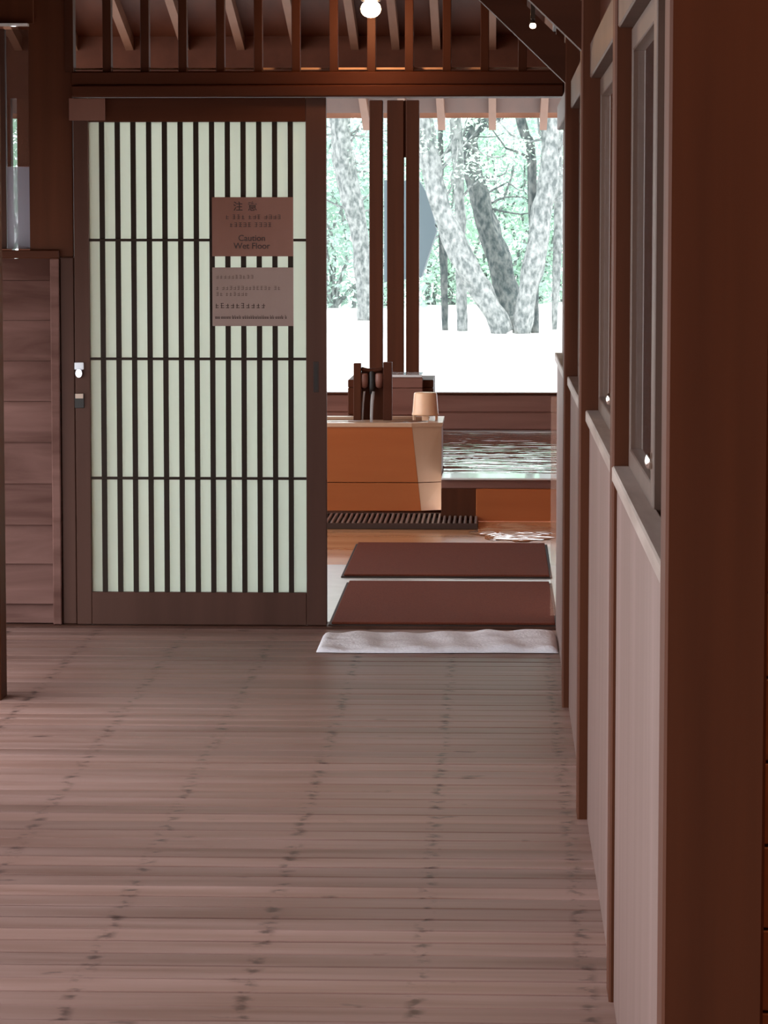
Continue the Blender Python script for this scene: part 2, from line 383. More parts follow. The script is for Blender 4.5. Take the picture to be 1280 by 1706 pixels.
# posts of the far wall
bm = NB(); box(bm, ax(49, 250, YD), ax(122, 250, YD), YD - .01, YD + .10, az(428, YD), 2.7, .003); struct('wall_far', bm, M['post'])
bm = NB(); box(bm, ax(103, 700, YD), ax(127, 700, YD), YD - .02, YD + .10, 0.007, az(428, YD) - .001, .004); struct('trim_20', bm, M['door_wood'])
bm = NB(); box(bm, ax(88, 700, YD), ax(102, 700, YD), YD - .035, YD + .04, 0.007, az(431, YD), .003); struct('trim_21', bm, M['siding'])
bm = NB(); box(bm, xj - .02, xj + .11, YD - .02, YD + .10, 0.007, 2.7, .004); struct('wall_far', bm, M['post'])
# siding below the narrow window
sd_ = thing('wall_far', None, None, (ax(50, 700, YD), YD, 0)); sd_['kind'] = 'structure'
seams = [431, 468, 535, 603, 670, 739, 808, 877, 942, 1009, 1046]
bm = NB(); xa, xb = -2.6, ax(88, 700, YD) - .001
for a, b in zip(seams, seams[1:]):
    z1, z0 = az(a, YD), az(b, YD)
    if z0 < .01: z0 = .008
    prism(bm, [(xa, YD + .018, z1), (xb, YD + .018, z1), (xb, YD + .05, z1), (xa, YD + .05, z1)],
          [(xa, YD - .004, z0 + .002), (xb, YD - .004, z0 + .002), (xb, YD + .05, z0 + .002), (xa, YD + .05, z0 + .002)])
link('siding', bm, M['siding'], sd_)
bm = NB(); box(bm, xa, xb, YD + .051, YD + .06, .008, az(431, YD)); link('backing', bm, M['post'], sd_)
bm = NB(); box(bm, xa, ax(100, 430, YD), YD - .03, YD + .05, az(431, YD) + .001, az(417, YD), .003); struct('trim_22', bm, M['beamx'])
# narrow window left of the post
wf = thing('window_5', None, None, (ax(28, 300, YD), YD, az(416, YD))); wf['kind'] = 'structure'
xw0, xw1 = ax(9, 300, YD), ax(48, 300, YD)
bm = NB(); box(bm, xw0, xw1, YD + .03, YD + .034, az(415, YD), az(277, YD)); link('film_pane', bm, M['film'], wf)
bm = NB(); box(bm, xw0, xw1, YD + .045, YD + .049, az(276, YD), az(46, YD)); link('upper_pane', bm, clear('upper_glass', (.12, .05, .03), .5, .3), wf)
bm = NB(); box(bm, xw0 - .05, xw0 - .001, YD + .02, YD + .06, az(415, YD), az(46, YD), .002); link('stile', bm, M['door_wood'], wf)
bm = NB(); box(bm, -2.6, xw0 - .052, YD + .0, YD + .08, az(416, YD), 2.7); struct('wall_far', bm, M['post'])
bm = NB(); box(bm, xw0 - .05, ax(57, 20, YD), YD - .02, YD + .08, az(38, YD), 2.7, .002); struct('wall_far', bm, M['post'])
bm = NB(); box(bm, xw0 - .2, ax(49, 40, YD), YD - .05, YD - .005, az(43, YD), az(38.5, YD), .001); struct('trim_23', bm, M['white_sheen'])  # white strip painted for a bright lit line along the header

# lintel across the whole width, upper member with its lit edge painted pale
zl_top, zl_mid, zl_bot = az(120, YD), az(142, YD), az(162, YD)
xl0, xl1 = ax(122, 140, YD), xj - .021
bm = NB(); box(bm, xl0, xl1, YD - .045, YD + .10, zl_mid, zl_top, .003); struct('trim_24', bm, M['beamx'])
bm = NB(); box(bm, xl0, xl1, YD - .058, YD + .10, zl_bot, zl_mid - .001, .005); struct('trim_25', bm, M['beamx'])
# transom lattice: battens between the two rooms
tl = thing('wall_transom', None, None, ((xl0 + xl1) / 2, YD, zl_top)); tl.name = 'wall_far'; tl['kind'] = 'structure'
bp0 = [180 + 62.9 * k for k in range(-1, 13)]
for k, px in enumerate(bp0):
    xc = ax(px - 1, 60, YD)
    bm = NB(); box(bm, xc - .0155, xc + .0155, YD - .022, YD + .03, zl_top + .001, 2.70, .0015); link('batten', bm, M['batten'], tl)
bm = NB(); box(bm, xl0, xl1, YD + .05, YD + .10, zl_top + .001, zl_top + .008); link('lit_ledge', bm, M['rafter'], tl)
bm = NB(); box(bm, xl0, xl1, YD + .035, YD + .045, az(115, YD), az(111.5, YD)); o = link('lit_ledge', bm, M['hinoki_pale'], tl); o['label'] = 'thin pale strip painted for the lit top edge of the lintel'  # lit top edge of the lintel, put in as a pale strip
# small plate on the header
bm = NB(); box(bm, ax(118, 180, YD), ax(178, 180, YD), YD - .052, YD - .047, az(201, YD), az(164, YD), .001)
tag(link('wall_plate', bm, M['plate']), 'small plain brown plate on the header above the upper left corner of the lattice door', 'plate')

# ================================================================== lattice sliding door
dr = thing('door_1', None, None, ((xdl + xdr) / 2, YD, 0.007)); dr['kind'] = 'structure'
yd0, yd1 = YD - .030, YD + .006
zr0, zr1 = az(987, YD), az(203, YD)                 # top of bottom rail, bottom of head rail
xs0, xs1 = ax(151.5, 600, YD), ax(511, 600, YD)
bm = NB(); box(bm, xdl, xs0, yd0, yd1, .008, zl_bot - .002, .002); link('stile', bm, M['door_wood'], dr)
bm = NB(); box(bm, xs1, xdr, yd0, yd1, .008, zl_bot - .002, .002); link('stile', bm, M['door_wood'], dr)
bm = NB(); box(bm, xs0 + .0005, xs1 - .0005, yd0, yd1, .008, zr0, .002); link('bottom_rail', bm, M['door_wood'], dr)
bm = NB(); box(bm, xs0 + .0005, xs1 - .0005, yd0, yd1, zr1, zl_bot - .002, .002); link('top_rail', bm, M['beamx'], dr)
pitch = (xs1 - xs0 + .017) / 14 if False else (xs1 - xs0) / 13.87
for k in range(13):
    xc = xs0 + (26.15 * k + 17.6) * YD / F
    if k == -1: continue
    bm = NB(); box(bm, xc, xc + .0190, yd0 + .010, yd0 + .022, zr0, zr1, .001); link('slat', bm, M['slat'], dr)
for py in (400, 598, 797):
    bm = NB(); zc = az(py, YD); box(bm, xs0, xs1, yd0 + .004, yd0 + .012, zc - .005, zc + .005, .001); link('crossbar', bm, M['slat'], dr)
bm = NB(); box(bm, xs0 - .01, xs1 + .01, yd0 + .024, yd0 + .0255, zr0 - .01, zr1 + .01); link('frosted_pane', bm, M['paper'], dr)
# dark space left of the stile + lock set
lk_ = thing('x', None, None, (0, 0, 0)); bpy.data.objects.remove(lk_)
bm = NB(); cx = ax(134, 617, YD)
box(bm, cx - .017, cx + .017, yd0 - .010, yd0 + .001, az(616, YD), az(604, YD), .003, 2)
lock = link('door_lock', bm, M['white_metal'], dr)
lock['label'] = 'white lock with a round chrome cylinder'
bm = NB(); bmesh.ops.create_cone(bm, cap_ends=True, segments=28, radius1=.0145, radius2=.012, depth=.014, matrix=Matrix.Translation((cx, yd0 - .010, az(622, YD))) @ Matrix.Rotation(math.pi / 2, 4, 'X') @ Matrix.Diagonal((1, 1.3, 1, 1)))
link('cylinder', bm, M['chrome'], lock)
bm = NB(); box(bm, cx - .017, cx + .017, yd0 - .006, yd0 + .001, az(680, YD), az(656, YD), .001); lt = link('latch_plate', bm, M['black'], dr); lt['label'] = 'black latch recess below the lock'
bm = NB(); box(bm, cx - .014, cx + .015, yd0 - .012, yd0 - .0065, az(664, YD), az(656, YD), .001); link('latch_tab', bm, M['tan'], lt)
bm = NB(); box(bm, ax(523, 628, YD), ax(532, 628, YD), yd0 - .0015, yd0 + .003, az(653, YD), az(602, YD), .001); hp = link('finger_pull', bm, M['mat_edge'], dr); hp['label'] = 'long dark recessed finger pull'
bm = NB(); box(bm, ax(525.5, 628, YD), ax(529.5, 628, YD), yd0 - .0025, yd0 - .0016, az(649, YD), az(606, YD)); link('recess', bm, M['black'], hp)

# notices on the door
def sign(py0, py1, m, label):
    x0, x1 = ax(355, 430, YD), ax(490, 430, YD); z0, z1 = az(py1, YD), az(py0, YD)
    t = thing('notice_plate', label, 'sign', ((x0 + x1) / 2, yd0 - .004, z0), 'notices on the lattice door')
    bm = NB(); box(bm, x0, x1, yd0 - .005, yd0 - .001, z0, z1, .0012); link('plate', bm, m, t)
    return t
ys = yd0 - .0056
def P(px, py): return ax(px, py, YD), az(py, YD, px)
s1 = sign(328.5, 427, M['plate'], 'brown caution notice for a wet floor, upper of the two plates on the lattice door')
for ch, px in (('注', 398), ('意', 422)):
    x, z = P(px, 345); text_mesh(ch, .036, x, z, ys, M['ink'], s1)
x, z = P(421, 397); text_mesh('Caution', .031, x, z, ys, M['ink'], s1)
x, z = P(421, 410); text_mesh('Wet Floor', .031, x, z, ys, M['ink'], s1)
def marks(t, px0, px1, py, h, m, seed, cjk=True):
    """rows of small unreadable strokes where the print is too small to read in the photo"""
    rnd = random.Random(seed); bm = NB(); s = .002212; x = px0; hh = h * s
    while x < px1:
        wch = h * (.95 if cjk else rnd.uniform(.35, .6)); X, Z = P(x + wch / 2, py); ww = wch * s
        if cjk:
            for q in range(rnd.choice((2, 3))):
                zz = Z + hh * (q / 2.2 - .42); box(bm, X - ww * .4, X + ww * .4 * rnd.uniform(.5, 1), ys, ys + .0006, zz, zz + hh * .13)
            xx = X + ww * rnd.uniform(-.3, .2); box(bm, xx, xx + ww * .15, ys, ys + .0006, Z - hh * .45, Z + hh * .48)
        else:
            box(bm, X - ww * .36, X - ww * .12, ys, ys + .0006, Z - hh * .4, Z + hh * rnd.choice((.2, .5)))
            box(bm, X - ww * .1, X + ww * .36, ys, ys + .0006, Z - hh * .4, Z - hh * .15)
            box(bm, X + ww * .1, X + ww * .36, ys, ys + .0006, Z - hh * .1, Z + hh * .2)
        x += wch * 1.12
        if rnd.random() < .12: x += wch * .6
    return link('lettering', bm, m, t)
marks(s1, 377, 466, 362, 7, M['ink'], 1); marks(s1, 384, 455, 375, 7, M['ink'], 2)
s2 = sign(445.5, 543, M['plate_pale'], 'pale brown notice with small lines of text, lower plate on the lattice door')
marks(s2, 361, 424, 461.5, 6, M['ink_pale'], 3); marks(s2, 361, 465, 480, 6, M['ink_pale'], 4); marks(s2, 361, 410, 490, 6, M['ink_pale'], 5)
marks(s2, 360, 448, 509.5, 8, M['ink'], 6); marks(s2, 360, 479, 528, 6.5, M['ink'], 7, False)

# ================================================================== lamps
def lamp(px, py, Y, r, m, label, power, col, top):
    c = at(px, py, Y)
    t = thing('ceiling_lamp', label, 'lamp', c)
    bm = NB(); bmesh.ops.create_uvsphere(bm, u_segments=28, v_segments=16, radius=r, matrix=Matrix.Translation(c) @ Matrix.Diagonal((1, 1, .86, 1)))
    link('bulb', bm, m, t, smooth=True)
    bm = NB(); lathe(bm, c + Vector((0, 0, r * .78)), [(r * .95, 0), (r * 1.02, r * .1), (r * .55, r * .9), (r * .4, r * 1.3)], 28); link('lamp_cap', bm, M['lamp_body'], t, smooth=True)
    bm = NB(); box(bm, c.x - .006, c.x + .006, c.y - .006, c.y + .006, c.z + r * 2.05, top); link('rod', bm, M['lamp_body'], t)
    if power:
        L = bpy.data.lights.new('lamp_glow', 'POINT'); L.energy = power; L.color = col; L.shadow_soft_size = r
        lo = bpy.data.objects.new('lamp_glow', L); COL.objects.link(lo); lo.location = Vector((0, 0, -r * 1.3)); lo.parent = t
    return t
lamp(618, 15, YD - .24, .036, M['bulb'], 'glowing round warm lamp hanging above the lintel', 4.0, (1, .52, .24), 2.70)
lamp(888, 43, 8.55, .009, M['bulb_small'], 'tiny pale lamp beside the knee brace at upper right', 1.0, (1, .45, .16), 2.70)
# lamp of the front room, high on the right (out of the frame)
lamp(1700, -1500, 3.2, .05, M['bulb'], 'round lamp in the front room above the foreground post', 9, (1, .50, .20), 2.70)

# ================================================================== bath hall shell
HX0, HX1 = -3.7, 1.5
bm = NB(); box(bm, HX0, HX1, YD + .101, 15.45, -.10, 0.0)
struct('floor', bm, M['hall_floor'])
xm0 = ax(400, 1000, 12.5)
bm = NB(); box(bm, xm0, HX1, YD + .102, az(0, 1) * 0 + 13.35, 0.0005, .004); struct('floor', bm, M['pale_floor'])
# hall floor is continued under the tub and behind it
bm = NB(); box(bm, HX0, -.285, 15.451, YF, -.10, 0.0); struct('floor', bm, M['hall_floor'])
zs = az(657, YF); zh = az(163, YF)
xs_ = ax(1010, 400, YF)
xw = ax(470, 400, YF)
bm = NB(); zb = -.1
hb = az(687, YF)
for a, b in ((-.1, .12), (.122, az(716, YF)), (az(716, YF) + .002, hb), (hb + .002, zs)):
    box(bm, HX0, HX1, YF, YF + .09, a, b, .006)
struct('wall_far', bm, M['wallboard'])
bm = NB(); box(bm, HX0, HX1, YF - .02, YF + .11, zs + .001, zs + .012, .003); struct('trim_26', bm, M['post'])
# head wall above the window up to the roof
zp = az(60, YF)
bm = NB(); box(bm, HX0, HX1, YF, YF + .09, zh, zp + .02); struct('wall_far', bm, M['hall_wood'])
# solid part left of the main window with a narrow slit
sx0, sx1 = ax(18, 230, YF), ax(28.5, 230, YF)
bm = NB(); box(bm, HX0, sx0, YF, YF + .09, zs + .013, zh - .001); struct('wall_far', bm, M['post'])
bm = NB(); box(bm, sx1, sx1 + .35, YF, YF + .09, zs + .013, zh - .001); struct('wall_far', bm, M['post'])
# roof boards and rafters sloping down away from the viewer
SL = .25
def zroof(Y): return zp - SL * (Y - YF)
YE = 21.06
bm = NB(); prism(bm, [(HX0 - .6, YD + .12, zroof(YD + .12) + .05), (HX1 + .6, YD + .12, zroof(YD + .12) + .05), (HX1 + .6, YE, zroof(YE) + .05), (HX0 - .6, YE, zroof(YE) + .05)],
                 [(HX0 - .6, YD + .12, zroof(YD + .12)), (HX1 + .6, YD + .12, zroof(YD + .12)), (HX1 + .6, YE, zroof(YE)), (HX0 - .6, YE, zroof(YE))])
rf = struct('ceiling', bm, M['hall_wood'], origin=(0, 15, 0))
for px in (-85, 10, 105, 200, 295, 390, 485, 585, 655, 725, 820, 915, 1010, 1100):
    x = ax(px, 60, 18.9)
    bm = NB(); beam(bm, (x, YD + .2, zroof(YD + .2) - .043), (x, YE + .12, zroof(YE + .12) - .043), .05, .085)
    link('rafter', bm, M['rafter'], rf)
bm = NB(); box(bm, HX0 - .6, HX1 + .6, YE + .125, YE + .15, zroof(YE) - .03, zroof(YE) + .03); struct('trim_27', bm, M['rafter'])
# wall over the transom up to the high roof
bm = NB(); box(bm, HX0, HX1, YD, YD + .1, 2.81, zroof(YD) + .1); struct('wall_far', bm, M['hall_wood'])
# sides of the hall: right closed, left with a broad opening
bm = NB(); box(bm, HX1, HX1 + .1, YD + .1, YF + .1, -.1, zroof(YD + 1)); struct('wall_right', bm, M['hall_wood'])
bm = NB(); box(bm, HX0 - .1, HX0, YD - .1, YF + .1, -.1, .5); struct('wall_left', bm, M['hall_wood'])
for y in (YD, 14, 16.7, YF - .1):
    bm = NB(); box(bm, HX0 - .11, HX0 + .01, y, y + .12, .501, 3.0); struct('wall_left', bm, M['post'])
bm = NB(); box(bm, HX0, -2.6, YD, YD + .1, -.1, 2.8); struct('wall_far', bm, M['post'])

# posts in front of the window
def vpost(px0, px1, pyt, pyb, Y, d, m, label):
    bm = NB(); box(bm, ax(px0, 400, Y), ax(px1, 400, Y), Y, Y + d, az(pyb, Y), az(pyt, Y), .004)
    return tag(link('window_post', bm, m), label, 'post', 'posts between the two bright windows')
Yp = YF - .13
vpost(615.5, 638, 167, 657, Yp, .1, M['post'], 'dark post dividing the bright windows, leftmost of the three standing together')
vpost(645, 673, 167, 657, Yp, .1, M['post'], 'dark post dividing the bright windows, middle one of the three standing together')
vpost(676.5, 698.5, 167, 657, Yp, .1, M['post'], 'dark post dividing the bright windows, rightmost of the three standing together')
bm = NB(); box(bm, ax(673, 300, Yp) + .0005, ax(676.5, 300, Yp) - .0005, Yp + .02, Yp + .08, az(262, Yp), az(167, Yp)); struct('trim_28', bm, M['post'])

lamp(700, -260, 13.9, .06, M['bulb'], 'unseen round lamp added to warm the bath hall and wooden tub', 15, (1, .46, .18), 3.9)  # unseen lamp, added for an orange glow on tub and floor
# ================================================================== door mats, towel
def door_mat(pf, label, cor):
    """cor: four photo points on the floor, nl nr fr fl"""
    pts = []
    for px, py in cor:
        d = R_ * (px - 640) / F + U_ * (853 - py) / F + F_; t = (H - .016) / -d.z; q = Vector((0, 0, H)) + d * t; pts.append(q)
    x0, x1 = min(pts[0].x, pts[3].x), max(pts[1].x, pts[2].x); y0, y1 = pts[0].y, pts[2].y
    t = thing('door_mat', label, 'mat', ((x0 + x1) / 2, (y0 + y1) / 2, .004), 'dark doormats inside the doorway')
    bm = NB(); box(bm, x0, x1, y0, y1, .0045, .010, .002); link('rubber_backing', bm, M['mat_edge'], t)
    bm = NB(); box(bm, x0 + .012, x1 - .012, y0 + .012, y1 - .012, .010, .019, .004, 2); link('pile', bm, M['mat'], t)
door_mat('a', 'dark red-brown doormat just behind the white towel, nearer of the two', [(549, 1038), (930, 1038), (920, 969), (577, 969)])
door_mat('b', 'dark red-brown doormat in front of the wooden tub, farther of the two', [(568, 958), (917, 958), (912, 905), (600, 905)])
def towel():
    bm = NB(); nx, ny = 90, 26
    x0, x1 = ax(533, 1070, 10.75), .215; y0, y1 = 10.54, 10.98
    def zf(u, v):
        x, y = x0 + (x1 - x0) * u, y0 + (y1 - y0) * v
        e = min(u * (x1 - x0), .03, v * (y1 - y0) * 1, (1 - v) * (y1 - y0), (1 - u) * (x1 - x0)); r = math.sqrt(max(0, 1 - (1 - e / .03) ** 2))
        wv = .010 * noise.noise(Vector((x * 5, y * 9, 1))) + .007 * noise.noise(Vector((x * 14, y * 18, 4))) + .004 * math.sin(x * 40 + y * 6)
        return max(.004, r * (.017 + wv * .7 + .004 * v + .008 * (1 - abs(u - .8) * 4 if abs(u - .8) < .25 else 0)))
    V = []
    for j in range(ny + 1):
        row = []
        for i in range(nx + 1):
            u, v = i / nx, j / ny
            x, y = x0 + (x1 - x0) * u, y0 + (y1 - y0) * v
            y += .012 * math.sin(x * 6 + 1) * (1 if v < .5 else 1.6)
            row.append(bm.verts.new((x, y, zf(u, v))))
        V.append(row)
    for j in range(ny):
        for i in range(nx): bm.faces.new((V[j][i], V[j][i + 1], V[j + 1][i + 1], V[j + 1][i]))
    ed = V[0] + [r[-1] for r in V[1:]] + V[-1][::-1][1:] + [r[0] for r in V[::-1][1:-1]]
    lo = [bm.verts.new((v.co.x, v.co.y, .001)) for v in ed]; n = len(ed)
    for i in range(n): bm.faces.new((ed[i], lo[i], lo[(i + 1) % n], ed[(i + 1) % n]))
    bm.faces.new(lo)
    t = link('towel', bm, M['towel'], smooth=True)
    tag(t, 'white folded towel laid across the floor at the doorway', 'towel')
towel()

# ================================================================== drain grate
yg0, yg1 = 15.03 - .02, 15.60
gx0, gx1 = -1.5, ax(797, 872, 15.3)
g = thing('drain_grate', 'grey slatted drain grate on the floor in front of the wooden tub', 'grate', ((gx0 + gx1) / 2, (yg0 + yg1) / 2, 0))
bm = NB(); box(bm, gx0, gx1, yg0, yg0 + .02, .001, .030, .002); box(bm, gx0, gx1, yg1 - .02, yg1, .001, .030, .002); box(bm, gx0, gx1, yg0 + .02, yg1 - .02, .001, .006)
link('grate_frame', bm, M['grate_dark'], g)
bm = NB(); x = gx0 + .01
while x < gx1 - .01:
    box(bm, x, x + .013, yg0 + .021, yg1 - .021, .0065, .029, .003); x += .0265
link('slats', bm, M['grate'], g)

# spilled water on the floor beside the grate
def puddle(cor, name, label, seed):
    q = []
    for px, py in cor:
        d = R_ * (px - 640) / F + U_ * (853 - py) / F + F_; q.append(Vector((0, 0, H)) + d * (H / -d.z))
    x0, x1 = min(p.x for p in q), max(p.x for p in q); y0, y1 = min(p.y for p in q), max(p.y for p in q)
    bm = NB(); nx, ny = 70, 110; V = {}
    for j in range(ny + 1):
        for i in range(nx + 1):
            u, v = i / nx * 2 - 1, j / ny * 2 - 1; x, y = x0 + (x1 - x0) * (u + 1) / 2, y0 + (y1 - y0) * (v + 1) / 2
            e = 1 - math.hypot(u, v) + .35 * noise.noise(Vector((x * 7, y * 4, seed)))
            if e > .05: V[i, j] = bm.verts.new((x, y, .0012 + .006 * min(e, .5) + .0060 * (1 + noise.noise(Vector((x * 9, y * 26, seed + 3)))) * min(1, e * 3)))
    for j in range(ny):
        for i in range(nx):
            k = [(i, j), (i + 1, j), (i + 1, j + 1), (i, j + 1)]
            if all(a in V for a in k): bm.faces.new([V[a] for a in k])
    for v in [v for v in bm.verts if not v.link_faces]: bm.verts.remove(v)
    tag(link('puddle', bm, M['puddle'], smooth=True), label, 'puddle', 'puddles on the bath floor')
puddle([(780, 903), (935, 872)], 'p', 'glistening puddle right of the drain grate, above the farther doormat', 2)
# ================================================================== wooden pouring tub
YT = 15.7
zt = az(705, YT); zsplit = az(804, YT)
xc0t, xc0b = ax(686, 705, YT), ax(703, 860, YT)
xr_ = ax(735.5, 780, YT + .06)
yb = YT + .62
tub = thing('wooden_tub', 'orange cypress wood tub with cut corner holding water, behind the drain grate', 'tub', (-.9, YT + .3, 0))
def course(z0, z1, xa, xb, name, m, front=True):
    bm = NB(); xl = -1.9
    r = lambda xc, z: [(xl, YT, z), (xc, YT, z), (xr_, YT + .06, z), (xr_, yb, z), (xl, yb, z)]
    prism(bm, r(xb, z1), r(xa, z0)); return link(name, bm, m, tub)
# front boards and corner boards, two courses
def mixx(z): t = z / zt; return xc0b * (1 - t) + xc0t * t
for nme, z0, z1 in (('lower_course', .031, zsplit - .002), ('upper_course', zsplit + .002, zt - .02)):
    bm = NB(); xl = -1.9; a, b = mixx(z0), mixx(z1)
    th = .05
    prism(bm, [(xl, YT, z1), (b, YT, z1), (b, YT + th, z1), (xl, YT + th, z1)], [(xl, YT, z0), (a, YT, z0), (a, YT + th, z0), (xl, YT + th, z0)])
    link('front_board', bm, M['hinoki'], tub)
    bm = NB(); e = .001
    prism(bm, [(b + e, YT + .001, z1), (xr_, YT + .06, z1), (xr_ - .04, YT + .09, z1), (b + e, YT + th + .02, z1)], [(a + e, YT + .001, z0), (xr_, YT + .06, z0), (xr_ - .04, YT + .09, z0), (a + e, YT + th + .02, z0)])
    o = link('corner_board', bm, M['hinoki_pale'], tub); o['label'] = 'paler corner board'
    bm = NB(); box(bm, xr_ - .05, xr_, YT + .095, yb - .05, z0, z1); link('side_board', bm, M['hinoki'], tub)
    bm = NB(); box(bm, xl, xr_ - .001, yb - .05, yb, z0, z1); link('back_board', bm, M['hinoki'], tub)
# rim
bm = NB(); xl = -1.9; z0, z1 = zt - .0195, zt
o_ = [(xl, YT - .006), (xc0t, YT - .006), (xr_ + .006, YT + .055), (xr_ + .006, yb + .004), (xl, yb + .004)]
i_ = [(xl, YT + .07), (xc0t - .03, YT + .07), (xr_ - .07, YT + .09), (xr_ - .07, yb - .07), (xl, yb - .07)]
for k in range(4):
    q = [o_[k], o_[k + 1], i_[k + 1], i_[k]]
    prism(bm, [(p[0], p[1], z1) for p in q], [(p[0], p[1], z0) for p in q])
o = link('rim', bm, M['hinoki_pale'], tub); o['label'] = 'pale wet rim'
bm = NB(); box(bm, xl, xr_ - .045, YT + .065, yb - .06, zt - .05, zt - .012); link('water', bm, M['water'], tub)

# bucket upside down on the rim
bc = at(709, 702, YT + .27); bc.z = zt + .001
Yb = YT + .27; s = Yb / F
bk = thing('bath_bucket', 'peach plastic bucket upside down on the corner of the wooden tub', 'bucket', bc)
bm = NB(); hB = (702 - 656) * s
lathe(bm, bc, [(22.2 * s, 8 * s), (22.5 * s, 10 * s), (21.4 * s, 14 * s), (19.2 * s, hB - 3 * s), (18.3 * s, hB - .8 * s), (16.5 * s, hB), (.005, hB - .2 * s)], 48); link('body', bm, M['plastic_peach'], bk, smooth=True)
for k in range(4):
    a = math.radians(-90 + k * 90)
    bm = NB(); rr = 18.5 * s; n = 8
    ring_o = [(bc.x + rr * 1.13 * math.cos(a + t), bc.y + rr * 1.13 * math.sin(a + t)) for t in [(-.26 + .52 * i / n) for i in range(n + 1)]]
    ring_i = [(bc.x + rr * .92 * math.cos(a + t), bc.y + rr * .92 * math.sin(a + t)) for t in [(-.26 + .52 * i / n) for i in range(n + 1)]]
    q = ring_o + ring_i[::-1]
    prism(bm, [(x, y, bc.z + 8.5 * s) for x, y in q], [(x, y, bc.z) for x, y in q]); link('foot', bm, M['plastic_peach'], bk)

# spout stand in the tub
YS = YT + .35; s = YS / F
def sb(bm, px0, px1, py0, py1, y0, y1, bev=.002): return box(bm, ax(px0, 650, YS), ax(px1, 650, YS), YS + y0, YS + y1, az(py1, YS), az(py0, YS), bev)
st = thing('water_spout_stand', 'dark wooden spout stand of two uprights standing in the tub left of the bucket', 'water spout', (ax(620, 700, YS), YS, zt - .011))
bm = NB(); sb(bm, 589.5, 602, 605, 700, -.03, .03); link('upright', bm, M['post'], st)
bm = NB(); sb(bm, 639, 653.5, 603, 700, -.03, .03); o = link('upright', bm, M['hall_wood'], st)
bm = NB(); sb(bm, 602.2, 638.8, 614, 700, .02, .035, 0); link('back_board', bm, M['post'], st)
bm = NB(); pts = [at(602 + 37 * k / 8, 614 + 3.5 * math.sin(math.pi * k / 8), YS) - Vector((0, .008, 0)) for k in range(9)]
tube(bm, pts, .011, 10); link('crossbar', bm, M['beamx'], st, smooth=True)
for pa in (607, 632):
    bm = NB(); c = at(pa, 634, YS - .005)
    lathe(bm, c, [(.004, -13 * s), (6 * s, -10 * s), (7.2 * s, 0), (6.8 * s, 10 * s), (5 * s, 12.5 * s)], 16); link('wooden_cup', bm, M['wallboard'], st, smooth=True)
bm = NB(); lathe(bm, at(620, 635, YS - .005), [(3.5 * s, -22 * s), (5.2 * s, -12 * s), (5.2 * s, 16 * s), (3.5 * s, 18 * s)], 14); link('spout', bm, M['black'], st, smooth=True)
bm = NB(); tube(bm, [at(622, 652, YS - .01), at(620, 668, YS - .012), at(619, 690, YS - .02), at(619, 706, YS - .03)], [.010, .009, .008, .007], 10)
link('water_stream', bm, M['stream'], st, smooth=True)
bm = NB(); tube(bm, [at(607, 652, YS - .01), at(605, 672, YS - .012), at(604, 700, YS - .02)], [.006, .006, .005], 8)
link('water_stream', bm, M['stream'], st, smooth=True)

# stepped wooden box behind the tub
YB = 16.9
bx = thing('stepped_wooden_box', 'stepped dark wooden box with a pale wet top behind the tub and spout stand', 'box', (ax(650, 650, YB), YB + .2, 0))
def bb(px0, px1, pyt, y0, y1, z0=0.0):
    bm = NB(); z = z0; top = az(pyt, YB)
    while z < top - .01:
        box(bm, ax(px0, 660, YB), ax(px1, 660, YB), YB + y0, YB + y1, z + .001, min(z + .15, top), .003); z += .151
    return bm
link('outer_box', bb(579, 722, 633.5, .05, .6), M['post'], bx)
link('inner_box', bb(592, 704.5, 629, .0, .048), M['wallboard'], bx)
bm = NB(); box(bm, ax(592, 625, YB), ax(703.5, 625, YB), YB - .01, YB + .35, az(629, YB) + .001, az(624.5, YB), .003); o = link('top_board', bm, M['white_sheen'], bx); o['label'] = 'pale wet top board'

# ================================================================== pool
YPf = 15.46; zpr = az(797, YPf)
xp0 = -.284
pool = thing('bath_pool', 'sunken bath with rippling water to the right of the wooden tub', 'pool', (.6, 17.3, 0))
bm = NB(); zt2 = az(814, YPf)
box(bm, xp0, ax(793, 830, YPf), YPf, YPf + .12, .0, zt2, .002); o = link('front_wall', bm, M['post'], pool); o['label'] = 'dark end of the front wall'
bm = NB(); box(bm, ax(793, 830, YPf) + .001, HX1 - .002, YPf - .012, YPf + .12, .0, zt2, .003); link('front_wall', bm, M['hinoki'], pool)
bm = NB(); box(bm, xp0, HX1 - .002, YPf + .01, YPf + .12, zt2 + .001, zpr - .0065, .002); link('front_wall', bm, M['wallboard'], pool)
bm = NB(); box(bm, xp0, HX1 - .002, YPf - .015, YPf + .30, zpr - .006, zpr + .004, .002); o = link('front_rim', bm, M['white_sheen'], pool); o['label'] = 'wet front rim, its bright reflection painted white'
bm = NB(); box(bm, xp0, HX1 - .002, YPf + .301, 16.4, zpr - .25, zpr - .006); box(bm, -.36, HX1 - .002, 16.4, YF - .17, zpr - .25, zpr - .006); link('pool_water', bm, M['water'], pool)
bm = NB(); box(bm, -.5, HX1 - .002, YF - .169, YF - .001, zpr - .25, az(718, YF - .1), .004); o = link('far_rim', bm, M['white_sheen'], pool); o['label'] = 'white far rim'
bm = NB(); box(bm, -.46, -.361, 16.4, YF - .17, zpr - .05, zpr + .02); link('side_rim', bm, M['hinoki'], pool)

# clear low screen beside the door post
bm = NB(); box(bm, ax(918, 800, YD + .2), ax(936, 800, YD + .2), YD + .2, YD + .204, .02, az(660, YD + .2), .001)
tag(link('clear_screen', bm, M['acrylic']), 'narrow clear reddish screen at the right side of the doorway', 'screen')

